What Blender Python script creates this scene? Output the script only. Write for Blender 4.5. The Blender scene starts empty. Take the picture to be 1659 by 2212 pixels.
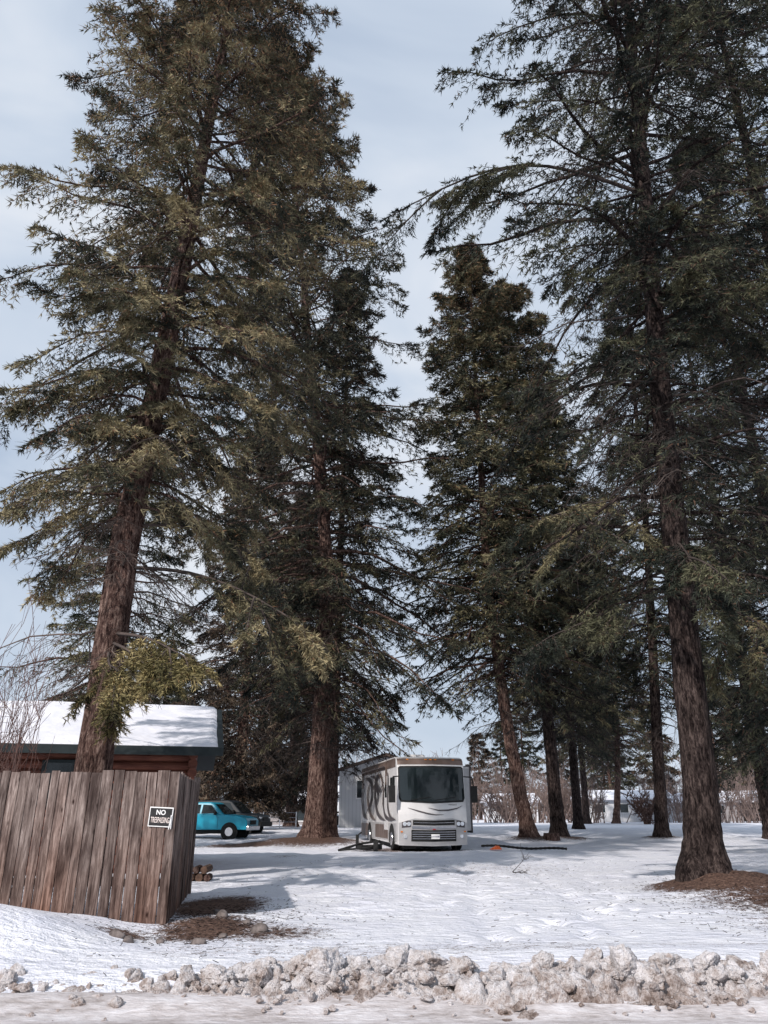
import bpy, bmesh, math, random
import numpy as np
from mathutils import Vector, Matrix
random.seed(3)
scene=bpy.context.scene
COL=scene.collection
TH=math.radians(21.68)

# ---------------- node helpers ----------------
def newmat(name):
    m=bpy.data.materials.new(name); m.use_nodes=True
    nt=m.node_tree; b=nt.nodes['Principled BSDF']
    return m,nt,b
def ramp(nt,fac,stops):
    r=nt.nodes.new('ShaderNodeValToRGB')
    while len(r.color_ramp.elements)<len(stops): r.color_ramp.elements.new(.5)
    for e,(p,c) in zip(r.color_ramp.elements,stops):
        e.position=p; e.color=(c[0],c[1],c[2],1)
    nt.links.new(fac,r.inputs[0]); return r.outputs[0]
def noise(nt,vec,scale,detail=6,rough=.6,dist=0):
    n=nt.nodes.new('ShaderNodeTexNoise'); n.inputs['Scale'].default_value=scale
    n.inputs['Detail'].default_value=min(detail,5); n.inputs['Roughness'].default_value=rough
    n.inputs['Distortion'].default_value=dist
    nt.links.new(vec,n.inputs['Vector']); return n.outputs['Fac']
def coord(nt,stretch=(1,1,1),kind='Object'):
    t=nt.nodes.new('ShaderNodeTexCoord'); m=nt.nodes.new('ShaderNodeMapping')
    m.inputs['Scale'].default_value=stretch
    nt.links.new(t.outputs[kind],m.inputs[0]); return m.outputs[0]
def mixc(nt,fac,a,b,mode='MIX'):
    m=nt.nodes.new('ShaderNodeMix'); m.data_type='RGBA'; m.blend_type=mode
    for s,v in ((m.inputs[0],fac),(m.inputs[6],a),(m.inputs[7],b)):
        if isinstance(v,(int,float)): s.default_value=v
        elif isinstance(v,tuple): s.default_value=(v[0],v[1],v[2],1)
        else: nt.links.new(v,s)
    return m.outputs[2]
def math_(nt,op,a,b=0.0,clamp=False):
    m=nt.nodes.new('ShaderNodeMath'); m.operation=op; m.use_clamp=clamp
    for s,v in ((m.inputs[0],a),(m.inputs[1],b)):
        if isinstance(v,(int,float)): s.default_value=v
        else: nt.links.new(v,s)
    return m.outputs[0]
def bump(nt,b,h,strength,dist):
    n=nt.nodes.new('ShaderNodeBump'); n.inputs['Strength'].default_value=strength
    n.inputs['Distance'].default_value=dist
    nt.links.new(h,n.inputs['Height']); nt.links.new(n.outputs[0],b.inputs['Normal'])
def nmat(name,c1,c2,scale=5,rough=.8,bmp=0,bdist=.02,bscale=None,stretch=(1,1,1),metal=0,p=(.35,.65),island=0,spec=.3):
    m,nt,b=newmat(name); v=coord(nt,stretch)
    f=noise(nt,v,scale,4)
    c=ramp(nt,f,[(p[0],c1),(p[1],c2)])
    if island:
        g=nt.nodes.new('ShaderNodeNewGeometry')
        k=ramp(nt,g.outputs['Random Per Island'],[(0,(1-island,)*3),(1,(1+island,)*3)])
        c=mixc(nt,1.0,c,k,'MULTIPLY')
    nt.links.new(c,b.inputs['Base Color'])
    b.inputs['Roughness'].default_value=rough; b.inputs['Metallic'].default_value=metal
    b.inputs['Specular IOR Level'].default_value=spec
    if bmp: bump(nt,b,noise(nt,v,bscale or scale*2,8,.65),bmp,bdist)
    return m

def leafmat(name,dark,mid,lit,tip,tipamt=.06,rust=None):
    m,nt,b=newmat(name); v=coord(nt)
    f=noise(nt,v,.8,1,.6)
    c=ramp(nt,f,[(.38,dark),(.5,mid),(.61,lit)])  # noise paints sunlit and shaded clumps into the needle colour
    g=nt.nodes.new('ShaderNodeNewGeometry'); r=g.outputs['Random Per Island']
    if rust:
        z0,z1,col,amt=rust
        s=nt.nodes.new('ShaderNodeSeparateXYZ'); nt.links.new(v,s.inputs[0])
        mr=nt.nodes.new('ShaderNodeMapRange'); nt.links.new(s.outputs[2],mr.inputs[0])
        mr.inputs[1].default_value=z0; mr.inputs[2].default_value=z1; mr.inputs[4].default_value=amt
        lt=math_(nt,'LESS_THAN',r,mr.outputs[0])
        c=mixc(nt,lt,c,col)
    k=ramp(nt,r,[(0,(1.6,)*3),(1,(.42,)*3)])
    c=mixc(nt,1.0,c,k,'MULTIPLY')
    t=math_(nt,'GREATER_THAN',r,1-tipamt)
    c=mixc(nt,t,c,tip)
    nt.links.new(c,b.inputs['Base Color']); b.inputs['Roughness'].default_value=.7
    b.inputs['Specular IOR Level'].default_value=.2
    return m

def barkmat(name,c0,c1,c2):
    m,nt,b=newmat(name); v=coord(nt,(1,1,.25))
    f=noise(nt,v,13,5,.78,.5); f2=noise(nt,coord(nt),1.4,2)
    f3=noise(nt,v,34,3,.75)
    ff=math_(nt,'ADD',math_(nt,'MULTIPLY',f,.7),math_(nt,'MULTIPLY',f3,.3))
    c=ramp(nt,ff,[(.41,c0),(.5,c1),(.60,c2)])
    c=mixc(nt,1.0,c,ramp(nt,f2,[(.3,(.6,)*3),(.7,(1.25,)*3)]),'MULTIPLY')
    nt.links.new(c,b.inputs['Base Color']); b.inputs['Roughness'].default_value=.95
    b.inputs['Specular IOR Level'].default_value=.1
    bump(nt,b,ff,1.0,.16)
    return m

BARK=barkmat('bark_brown',(.022,.012,.011),(.125,.075,.063),(.31,.22,.185))
BARKD=barkmat('bark_dark',(.008,.005,.005),(.044,.032,.030),(.125,.095,.086))
DRY=nmat('dry_twigs',(.050,.037,.032),(.16,.125,.11),1.2,.9,island=.5)
DRYD=nmat('dark_twigs',(.026,.020,.018),(.080,.062,.056),1.2,.9,island=.5)
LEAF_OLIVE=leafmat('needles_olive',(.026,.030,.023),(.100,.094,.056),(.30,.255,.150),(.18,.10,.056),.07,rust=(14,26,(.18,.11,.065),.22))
LEAF_DARK=leafmat('needles_dark',(.012,.016,.014),(.034,.040,.029),(.090,.090,.054),(.09,.05,.033),.05)  # darker needle tones carry the painted shade of the right-hand fir
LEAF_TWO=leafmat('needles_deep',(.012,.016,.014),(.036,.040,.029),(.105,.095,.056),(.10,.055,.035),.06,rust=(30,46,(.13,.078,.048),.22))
LEAF_MID=leafmat('needles_mid',(.022,.028,.021),(.072,.075,.047),(.18,.160,.092),(.14,.08,.048),.06,rust=(24,36,(.17,.105,.062),.26))
LEAF_YEL=leafmat('needles_yellow',(.05,.046,.022),(.145,.125,.055),(.29,.24,.12),(.15,.09,.04),.05)
LEAF_BROWN=leafmat('needles_brown',(.020,.018,.016),(.050,.041,.032),(.11,.085,.062),(.12,.07,.045),.10)

# ---------------- mesh helpers ----------------
def np_mesh(name,V,Q,smooth=False,mats=()):
    V=np.asarray(V,dtype=np.float32); Q=np.asarray(Q,dtype=np.int32)
    me=bpy.data.meshes.new(name)
    me.vertices.add(len(V)); me.vertices.foreach_set('co',V.ravel())
    k=Q.shape[1]
    me.loops.add(Q.size); me.loops.foreach_set('vertex_index',Q.ravel())
    me.polygons.add(len(Q)); me.polygons.foreach_set('loop_start',np.arange(len(Q),dtype=np.int32)*k)
    if smooth: me.polygons.foreach_set('use_smooth',np.ones(len(Q),dtype=bool))
    me.update(calc_edges=True)
    for m in mats: me.materials.append(m)
    return me
def obj(name,data,parent=None,loc=(0,0,0),rot=(0,0,0)):
    o=bpy.data.objects.new(name,data); COL.objects.link(o)
    o.location=loc; o.rotation_euler=rot
    if parent: o.parent=parent
    return o
def thing(name,label,cat,loc=(0,0,0),rot=(0,0,0),group=None,data=None):
    o=obj(name,data,None,loc,rot); o['label']=label; o['category']=cat
    if group: o['group']=group
    return o

class MB:
    def __init__(s): s.v=[]; s.f=[]; s.m=[]
    def add(s,vs,fs,mi=0):
        n=len(s.v); s.v+= [tuple(a) for a in vs]
        for f in fs: s.f.append(tuple(n+i for i in f)); s.m.append(mi)
    def box(s,c,d,mi=0,rz=0,rx=0,ry=0):
        M=Matrix.Rotation(rz,3,'Z')@Matrix.Rotation(ry,3,'Y')@Matrix.Rotation(rx,3,'X')
        vs=[]
        for x in(-.5,.5):
            for y in(-.5,.5):
                for z in(-.5,.5):
                    vs.append(Vector(c)+M@Vector((x*d[0],y*d[1],z*d[2])))
        s.add(vs,[(0,1,3,2),(4,6,7,5),(0,4,5,1),(2,3,7,6),(0,2,6,4),(1,5,7,3)],mi)
    def cyl(s,p0,p1,r0,r1=None,n=16,mi=0):
        if r1 is None: r1=r0
        p0=Vector(p0);p1=Vector(p1);t=(p1-p0).normalized()
        a=t.orthogonal().normalized(); b=t.cross(a)
        vs=[]
        for p,r in((p0,r0),(p1,r1)):
            for i in range(n):
                w=2*math.pi*i/n; vs.append(p+(a*math.cos(w)+b*math.sin(w))*r)
        fs=[(i,(i+1)%n,n+(i+1)%n,n+i) for i in range(n)]+[tuple(range(n)),tuple(range(n,2*n))]
        s.add(vs,fs,mi)
    def tube(s,pts,r,n=8,mi=0):
        for a,b in zip(pts[:-1],pts[1:]): s.cyl(a,b,r,r,n,mi)
    def prism(s,poly,a0,a1,axis='x',mi=0,s0=1,s1=1):
        def P(u,v,a):
            return {'x':(a,u,v),'y':(u,a,v),'z':(u,v,a)}[axis]
        n=len(poly)
        vs=[P(u,v,a0) for u,v in poly]+[P(u,v,a1) for u,v in poly]
        s.add(vs,[(i,(i+1)%n,n+(i+1)%n,n+i) for i in range(n)]+[tuple(range(n)),tuple(range(n,2*n))],mi)
    def obj(s,name,mats,parent=None,bevel=0,smooth=False,loc=(0,0,0),rot=(0,0,0),recalc=True,seg=2):
        me=bpy.data.meshes.new(name); me.from_pydata(s.v,[],s.f)
        for m in (mats if isinstance(mats,(list,tuple)) else [mats]): me.materials.append(m)
        me.polygons.foreach_set('material_index',s.m)
        if recalc:
            bm=bmesh.new(); bm.from_mesh(me); bmesh.ops.recalc_face_normals(bm,faces=bm.faces); bm.to_mesh(me); bm.free()
        if smooth:
            me.polygons.foreach_set('use_smooth',[True]*len(me.polygons))
        o=obj(name,me,parent,loc,rot)
        if bevel:
            b=o.modifiers.new('b','BEVEL'); b.width=bevel; b.segments=seg; b.limit_method='ANGLE'; b.angle_limit=math.radians(35)
        return o

def text_obj(name,txt,size,mat,parent,loc,rot,ext=.002,bold=0.0,sx=1.0):
    c=bpy.data.curves.new(name,'FONT'); c.body=txt; c.size=size; c.extrude=ext; c.offset=bold
    c.align_x='CENTER'; c.align_y='CENTER'
    t=bpy.data.objects.new('tmp',c); COL.objects.link(t)
    bpy.context.view_layer.update()
    me=bpy.data.meshes.new_from_object(t.evaluated_get(bpy.context.evaluated_depsgraph_get()))
    bpy.data.objects.remove(t)
    me.materials.clear(); me.materials.append(mat)
    o=obj(name,me,parent,loc,rot); o.scale=(sx,1,1); return o

def vn(x,y,seed=0):
    xi=np.floor(x);yi=np.floor(y);xf=x-xi;yf=y-yi
    def h(a,b):
        t=np.sin(a*127.1+b*311.7+seed*74.7)*43758.5453
        return t-np.floor(t)
    u=xf*xf*(3-2*xf);v=yf*yf*(3-2*yf)
    return (h(xi,yi)*(1-u)+h(xi+1,yi)*u)*(1-v)+(h(xi,yi+1)*(1-u)+h(xi+1,yi+1)*u)*v
def fbm(x,y,o=4,seed=0):
    s=0;a=.5
    for i in range(o):
        s=s+a*vn(x*2**i+i*13.7,y*2**i+i*7.3,seed+i); a*=.5
    return s
def sst(a,b,x):
    t=np.clip((x-a)/(b-a),0,1); return t*t*(3-2*t)

MOUNDS=[(6.35,16.0,.30,1.0),(7.6,15.3,.16,1.3),(-3.1,37,.34,2.4),(7.0,40,.16,1.3),(8.6,41,.14,1.2),(13.8,41,.12,1.2),(-5.9,16.4,.15,1.2),(-2.5,11.3,.10,.6)]
def gh(x,y):
    x=np.asarray(x,dtype=float);y=np.asarray(y,dtype=float)
    z=.45*sst(32,52,y)
    for a,b,h,w in MOUNDS: z=z+h*np.exp(-((x-a)**2+(y-b)**2)/w**2)
    z=z+.10*(fbm(x*.35,y*.35,3,5)-.45)*sst(9,14,y)*np.where(y>60,.6,1)
    z=z+.035*(fbm(x*1.6,y*2.6,3,9)-.45)*(1-.8*np.exp(-((x+5.2)/2.2)**2-((y-10)/1.6)**2))
    z=z+.44*np.exp(-((x+6.2)/2.2)**2-((y-10.5)/1.2)**2)+.24*np.exp(-((x+4.4)/1.1)**2-((y-9.5)/.75)**2)
    z=z-.10*np.exp(-((x+2.7)/.7)**2-((y-10.6)/1.0)**2)
    z=z+.10*np.exp(-((y-8.7)/.7)**2)*sst(-1,3,x)
    z=z-.22*(1-sst(7.0,8.3,y))
    return z
def gz(x,y): return float(gh(x,y))

# ---------------- trees ----------------
def unit(a): return a/np.maximum(np.linalg.norm(a,axis=-1,keepdims=True),1e-9)
def tubes(P,R,n):
    N,K,_=P.shape
    T=unit(np.gradient(P,axis=1))
    m=np.abs(unit(P[:,-1]-P[:,0])[:,2])>.8
    ref=np.where(m[:,None],np.array([[1.,0,0]]),np.array([[0,0,1.]]))[:,None,:]*np.ones((1,K,1))
    A=unit(np.cross(T,ref)); B=np.cross(T,A)
    w=np.arange(n)*2*np.pi/n
    if R.ndim==2: R=R[:,:,None]*np.ones(n)
    V=P[:,:,None]+R[...,None]*(np.cos(w)[None,None,:,None]*A[:,:,None]+np.sin(w)[None,None,:,None]*B[:,:,None])
    idx=np.arange(N*K*n).reshape(N,K,n)
    a=idx[:,:-1,:];b=np.roll(a,-1,2);d=idx[:,1:,:];c=np.roll(d,-1,2)
    return V.reshape(-1,3),np.stack([a,b,c,d],-1).reshape(-1,4)
class Acc:
    def __init__(s): s.V=[];s.Q=[];s.n=0
    def add(s,V,Q): s.V.append(V); s.Q.append(Q+s.n); s.n+=len(V)
    def mesh(s,name,smooth,mats): return np_mesh(name,np.concatenate(s.V),np.concatenate(s.Q),smooth,mats)
def leaves(acc,rg,P0,D,L,droop,J,q,ll,lw,jit):
    n=len(P0)
    if n==0: return
    t=.05+.95*(np.arange(J)[None]+rg.random((n,J)))/J
    latv=unit(np.cross(D,np.array([0,0,1.])))
    sg=np.where(np.arange(J)%2==0,1.,-1.)[None]*np.ones((n,1))
    sp=unit(D[:,None]*rg.uniform(.5,1.2,(n,J,1))+latv[:,None]*sg[...,None]*rg.uniform(.4,1,(n,J,1))+np.array([0,0,-.35])*rg.uniform(0,1,(n,J,1)))
    pos=P0[:,None]+D[:,None]*(L[:,None]*t)[...,None]
    pos[...,2]-=droop*L[:,None]*t**2
    sl=jit*3.6*(1.15-t)*rg.uniform(.5,1.2,(n,J))
    tq=(np.arange(q)[None,None]+rg.random((n,J,q)))/q
    pos=pos[:,:,None]+sp[:,:,None]*(sl[...,None]*tq)[...,None]+rg.normal(size=(n,J,q,3))*jit*.15
    d=unit(sp[:,:,None]*.9+rg.normal(size=(n,J,q,3))*.45)
    w=unit(np.cross(d,np.array([0,0,1.])+rg.normal(size=d.shape)*.9))
    l=ll*(.55+.9*rg.random((n,J,q,1)))
    V=np.stack([pos+w*lw,pos+d*l,pos-w*lw],3).reshape(-1,3)
    acc.add(V,np.arange(len(V)).reshape(-1,3))
def branchset(tr,tw,lf,rg,P,L,M,J,q,ll,lw,jit,leaf=True,latk=.42,s0=.18,twig=.007,dens=1.0,rb=None,dr=.28):
    N,K,_=P.shape
    if N==0: return
    s=np.linspace(0,1,K)
    if rb is None: rb=.010+.011*L
    R=(rb[:,None])*(1-s[None]*.85)
    V,Q=tubes(P,R,4); tr.add(V,Q)
    sm=s0+(1-s0)*(np.arange(M)[None]+rg.random((N,M))*.9)/M
    f=sm*(K-1); i=np.clip(f.astype(int),0,K-2); fr=(f-i)[...,None]
    ar=np.arange(N)[:,None]
    base=P[ar,i]*(1-fr)+P[ar,i+1]*fr
    tan=unit(P[ar,i+1]-P[ar,i])
    side=np.where((np.arange(M)%2)[None]==0,1.,-1.)*np.ones((N,1))
    lat=unit(np.cross(tan,np.array([0,0,1.])))*side[...,None]
    k=rg.uniform(.35,1.3,(N,M,1))
    d=unit(tan*k+lat*rg.uniform(.5,1,(N,M,1))+np.array([0,0,-1.])*rg.uniform(-.1,.7,(N,M,1)))
    l=(L[:,None]*latk*(1-sm)**.8+.28)*rg.uniform(.5,1.25,(N,M))
    l=np.minimum(l,1.9)
    keep=rg.random((N,M))<dens
    keep=keep.ravel()
    b=base.reshape(-1,3)[keep];d=d.reshape(-1,3)[keep];l=l.ravel()[keep]
    tt=np.array([0,.5,1.])
    TP=b[:,None]+d[:,None]*(l[:,None]*tt)[...,None]; TP[...,2]-=dr*l[:,None]*tt**2
    V,Q=tubes(TP,np.ones((len(l),3))*twig*np.array([1.3,.9,.4]),3); tw.add(V,Q)
    if leaf:
        leaves(lf,rg,b,d,l,dr,J,q,ll,lw,jit)
        P0=P[:,-2];D=unit(P[:,-1]-P[:,-2]);leaves(lf,rg,P0,D,np.linalg.norm(P[:,-1]-P[:,-2],axis=1)*1.15,0,J,q*2,ll,lw,jit)
    else:
        n=len(l); m=4
        t=rg.random((n,m)); p=b[:,None]+d[:,None]*(l[:,None]*t)[...,None]; p[...,2]-=dr*l[:,None]*t**2
        dd=unit(d[:,None]+rg.normal(size=(n,m,3))*.7); ln=l[:,None]*rg.uniform(.15,.5,(n,m))
        p=p.reshape(-1,3);dd=dd.reshape(-1,3);ln=ln.ravel()
        TP=np.stack([p,p+dd*ln[:,None]+np.array([0,0,-.05])],1)
        V,Q=tubes(TP,np.ones((len(ln),2))*twig*.6,3); tw.add(V,Q)
def limb_curves(rg,ax,z,phi,L,e0,dr,up,K=8,wob=.06):
    s=np.linspace(0,1,K)[None]
    N=len(z)
    rad=L[:,None]*s*(1-.06*s)
    zz=z[:,None]+L[:,None]*(e0[:,None]*s-dr[:,None]*s**2+up[:,None]*s**4)
    side=L[:,None]*(wob*rg.normal(size=(N,1))*2*s**2+wob*.5*np.sin(s*7+rg.random((N,1))*6))
    c,sn=np.cos(phi)[:,None],np.sin(phi)[:,None]
    a=ax(z)
    return np.stack([a[:,0,None]+rad*c-side*sn,a[:,1,None]+rad*sn+side*c,zz+L[:,None]*.02*np.sin(s*11+rg.random((N,1))*6)],-1)
def make_tree(seed,H,r0,z0,Rmax,N,M,J,q,ll,lw,path=((0,0,0),),pk=.18,pw=.8,jit=.07,ndead=15,deadz=(2,9),deadL=2.5,droop=.35,
              trunkmat=BARK,leafm=LEAF_DARK,dens=1.0,sides=18,flare=.55,skip=0.0,sparse_low=0,twigmat=DRYD,dtw=.007,dM=12,taper=.9,zpow=1.08,front=0):
    rg=np.random.default_rng(seed)
    path=np.array(path,dtype=float)
    zs=path[:,0]
    def ax(z):
        z=np.asarray(z,dtype=float)
        return np.stack([np.interp(z,zs,path[:,1]),np.interp(z,zs,path[:,2])],-1)
    tr=Acc();lf=Acc();tw=Acc() if ndead else tr
    K=70
    z=np.concatenate([np.linspace(-.3,1.5,14),np.linspace(1.6,H,K-14)])
    a=ax(z)
    for it in range(6): a[1:-1]=(a[:-2]+a[1:-1]*2+a[2:])/4
    P=np.stack([a[:,0],a[:,1],z],-1)[None]
    zc=np.clip(z,0,H)
    r=r0*(1-zc/H)**taper+.012+r0*flare*np.exp(-np.maximum(zc,0)/.38)
    n=sides; w=np.arange(n)*2*np.pi/n
    ridg=1+.05*rg.normal(size=(1,n))+.035*rg.normal(size=(K,n))+ (np.exp(-zc/.5)[:,None])*.16*np.sin(w*4+rg.random()*6+.4*np.sin(w*2))[None]
    V,Q=tubes(P,(r[:,None]*ridg)[None],n); tr.add(V,Q)
    u=np.sort((np.arange(N)+rg.random(N))/N)**zpow
    if front:
        uf=rg.uniform(.12,.95,front); u=np.concatenate([u,uf])
    zb=z0+(H-z0)*u*.985
    prof=np.clip((u+.05)/pk,.35,1)**.6*(1-u)**pw
    prof=np.where(u<pk,np.clip((u+.05)/pk,.45,1)**.6*(1-pk)**pw,prof)/((1-pk)**pw)
    L=Rmax*prof*rg.uniform(.55,1.18,len(u))+.15
    phi=np.arange(len(u))*2.39996+rg.normal(size=len(u))*.5
    if front: phi[N:]=-1.57+rg.normal(size=front)*.55; L[N:]*=rg.uniform(.5,.95,front)
    e0=-.05+.65*u+rg.normal(size=len(u))*.12
    P=limb_curves(rg,ax,zb,phi,L,e0,np.full(len(u),droop)+rg.random(len(u))*.25-.2*u,rg.random(len(u))*.22)
    if skip:
        kk=rg.random(len(u))>skip; P=P[kk];L=L[kk];u=u[kk]
    if sparse_low:
        lo=u<sparse_low
        branchset(tr,tw,lf,rg,P[lo],L[lo],M,max(3,J//2),q,ll,lw,jit,dens=dens*.7)
        branchset(tr,tw,lf,rg,P[~lo],L[~lo],M,J,q,ll,lw,jit,dens=dens)
    else: branchset(tr,tw,lf,rg,P,L,M,J,q,ll,lw,jit,dens=dens)
    if ndead:
        zb=rg.uniform(deadz[0],deadz[1],ndead); L=deadL*rg.uniform(.35,1.2,ndead)
        P=limb_curves(rg,ax,zb,rg.random(ndead)*6.28,L,rg.normal(size=ndead)*.2-.05,rg.uniform(.1,.6,ndead),rg.random(ndead)*.2,wob=.12)
        branchset(tw,tw,None,rg,P,L,dM,1,1,0,0,0,leaf=False,latk=.35,rb=.010+.006*L,twig=dtw)
    return tr.mesh('trunk',True,[trunkmat]),lf.mesh('crown',False,[leafm]),(tw.mesh('twigs',False,[twigmat]) if ndead else None)
G1='tall fir trees on the snowy lot'
def place_tree(meshes,x,y,label,group=G1,rz=0,sc=1,name='fir_tree',dz=-.05):
    e=thing(name,label,'tree',(x,y,gz(x,y)+dz),(0,0,rz),group); e.scale=(sc,)*3
    t=obj('trunk',meshes[0],e); c=obj('crown',meshes[1],e)
    if meshes[2]: obj('twigs',meshes[2],c)
    return e
def bough(parent,pts,seed,mat,M=26,J=9,q=5,ll=.11,lw=.012,fan=3,width=1.1,bark=DRYD,label='low hanging olive yellow bough',latk=.18,flat=.12,jt=.045):
    rg=np.random.default_rng(seed); tr=Acc();lf=Acc()
    pts=np.array(pts,dtype=float)
    t=np.linspace(0,1,10);tp=np.linspace(0,1,len(pts))
    P=np.stack([np.interp(t,tp,pts[:,i]) for i in range(3)],-1)
    for it in range(3): P[1:-1]=(P[:-2]+2*P[1:-1]+P[2:])/4
    Ps=[P]
    for k in range(fan):
        j=rg.integers(3,8); d=unit(P[-1]-P[j-1]+rg.normal(size=3)*np.array([1.3,1.3,flat])); ln=width*rg.uniform(.6,1.4)
        s=np.linspace(0,1,10)[:,None]; B=P[j]+d*ln*s; B[:,2]-=.30*ln*s[:,0]**2; Ps.append(B)
    Ps=np.array(Ps); L=np.linalg.norm(Ps[:,-1]-Ps[:,0],axis=1)
    branchset(tr,tr,lf,rg,Ps,L,M,J,q,ll,lw,jt,latk=latk,s0=.35,rb=.012+.008*L,dr=.2)
    b=obj('low_bough',lf.mesh('low_bough',False,[mat]),parent); b['label']=label
    obj('bough_limb',tr.mesh('bough_limb',True,[bark]),b)

# left big tree
mL=make_tree(11,33,.37,7.8,5.2,195,25,11,6,.13,.0145,path=((0,0,0),(2.4,0,0),(6.8,.0,0),(10.4,.27,0),(15.3,.6,0),(20.4,.85,0),(33,1.7,0)),pk=.3,pw=.56,
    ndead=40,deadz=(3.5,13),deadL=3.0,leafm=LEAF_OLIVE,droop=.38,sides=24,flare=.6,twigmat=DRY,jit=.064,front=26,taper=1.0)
tL=place_tree(mL,-5.95,16.4,'tall fir with reddish bark standing behind the wooden fence')
bough(tL,[(0,0,4.9),(1.3,-1.5,4.5),(2.9,-2.8,3.55)],5,LEAF_YEL,fan=5,width=1.0,latk=.09,flat=.02,jt=.032,M=24)
bough(tL,[(0,0,4.5),(.6,-1.7,4.0),(1.4,-2.9,3.05)],6,LEAF_YEL,fan=5,width=1.0,latk=.10,flat=.02,jt=.032,M=24)
bough(tL,[(0,0,4.7),(1.0,-1.6,4.2),(2.2,-2.8,3.25)],17,LEAF_YEL,fan=4,width=.9,latk=.09,flat=.02,jt=.032,M=22)
bough(tL,[(0,0,6.4),(1.6,-.2,6.3),(3.2,-.6,5.6),(4.6,-.8,4.6)],7,LEAF_OLIVE,fan=7,width=1.6,label='low drooping olive bough')
bough(tL,[(0,0,7.4),(1.4,.3,7.6),(3.0,.6,7.0),(3.9,.8,5.4)],8,LEAF_OLIVE,fan=4,width=1.2,label='low drooping olive bough')
# right big tree
mR=make_tree(23,36,.335,5.5,6.2,170,22,11,6,.135,.0155,path=((0,0,0),(1,.1,0),(5.7,.35,0),(10.2,.55,0),(17.9,1.05,0),(25,1.45,0),(36,1.9,0)),pk=.45,pw=.65,
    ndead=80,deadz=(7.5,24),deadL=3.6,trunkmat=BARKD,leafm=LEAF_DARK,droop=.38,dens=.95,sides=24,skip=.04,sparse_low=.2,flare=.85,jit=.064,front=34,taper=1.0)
tR=place_tree(mR,6.2,16.2,'tall dark fir on a mound of fallen needles')
bough(tR,[(.4,0,7.9),(-1.2,-.4,7.7),(-3.2,-.8,6.9)],9,LEAF_MID,fan=6,width=1.6,label='low drooping green bough')
bough(tR,[(.3,0,5.6),(-1.3,-.4,5.2),(-2.9,-.6,4.3)],10,LEAF_DARK,fan=5,width=1.4,label='low drooping green bough')
bough(tR,[(.3,0,5.4),(1.0,-1.3,4.9),(1.4,-2.2,3.9)],15,LEAF_MID,fan=5,width=1.1,label='low drooping green bough')
bough(tR,[(.4,0,6.6),(-.2,-1.6,6.3),(-.4,-2.8,5.2)],16,LEAF_DARK,fan=6,width=1.3,label='low drooping green bough')
bough(tR,[(.9,0,17.0),(-2,-1.0,17.2),(-4.0,-1.3,16.4),(-6.2,-1.6,14.6)],12,LEAF_DARK,fan=7,width=1.9,label='long drooping outer bough')
# middle trees
m2=make_tree(31,50,.48,5.0,7.8,260,20,7,5,.23,.028,path=((0,0,0),(12,.3,0),(50,-3.8,0)),pk=.2,pw=.42,ndead=90,deadz=(3.5,18),deadL=4.6,leafm=LEAF_TWO,jit=.105,sparse_low=.05,twigmat=DRYD,dtw=.009,zpow=1.0,taper=1.35,front=46,droop=.42)
place_tree(m2,-3.1,37,'big fir with flared base on a brown needle mound')
m2b=make_tree(32,36,.28,4.5,5.6,140,16,7,4,.24,.032,path=((0,0,0),(36,.4,0)),pk=.25,ndead=60,deadz=(3,14),deadL=4.0,leafm=LEAF_BROWN,jit=.11,sparse_low=.06,twigmat=DRYD,dtw=.009,front=16)
place_tree(m2b,-2.7,42,'fir with dry brown lower branches')
m3=make_tree(41,36,.34,7.5,6.6,265,18,6,5,.22,.028,path=((0,0,0),(5,-.75,0),(12.6,-1.4,0),(36.5,-1.5,0)),pk=.12,pw=.66,ndead=60,deadz=(5,13),deadL=3.6,leafm=LEAF_MID,jit=.10,twigmat=DRYD,dtw=.009,front=28,sparse_low=.10)
place_tree(m3,7.05,40,'slim leaning fir with pointed crown and bare lower trunk')
m4=make_tree(42,34,.34,7.0,6.4,235,18,6,5,.22,.028,path=((0,0,0),(34,-.7,0)),pk=.2,pw=.56,ndead=50,deadz=(5,15),deadL=3.6,leafm=LEAF_MID,jit=.10,trunkmat=BARKD,twigmat=DRYD,dtw=.009,sparse_low=.12,front=24)
place_tree(m4,8.8,41.5,'straight fir with reddish brown crown')
m5=make_tree(43,36,.31,7.0,5.4,145,16,7,4,.24,.030,path=((0,0,0),(16,1.3,0),(36,2.2,0)),pk=.25,pw=.6,ndead=60,deadz=(5,20),deadL=4.0,leafm=LEAF_DARK,jit=.105,trunkmat=BARKD,dtw=.009,front=14)
place_tree(m5,13.8,41,'slender dark fir with a long bare trunk')
m8=make_tree(51,28,.40,2.0,4.8,220,15,6,4,.28,.038,pk=.25,pw=.6,ndead=40,deadz=(2,14),deadL=4.5,leafm=LEAF_BROWN,jit=.13,dtw=.011)
place_tree(m8,-9.0,50,'dense dark fir with branches down to the ground')
place_tree(m8,-6.8,60,'dense dark fir with branches down to the ground',rz=2.2,sc=.95)
m9=make_tree(52,19.5,.3,4.0,4.5,130,18,7,4,.19,.022,pk=.25,pw=.65,ndead=14,deadz=(3,7),leafm=LEAF_MID,jit=.08)
place_tree(m9,-11.4,32,'smaller fir behind the snow covered log house')
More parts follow.
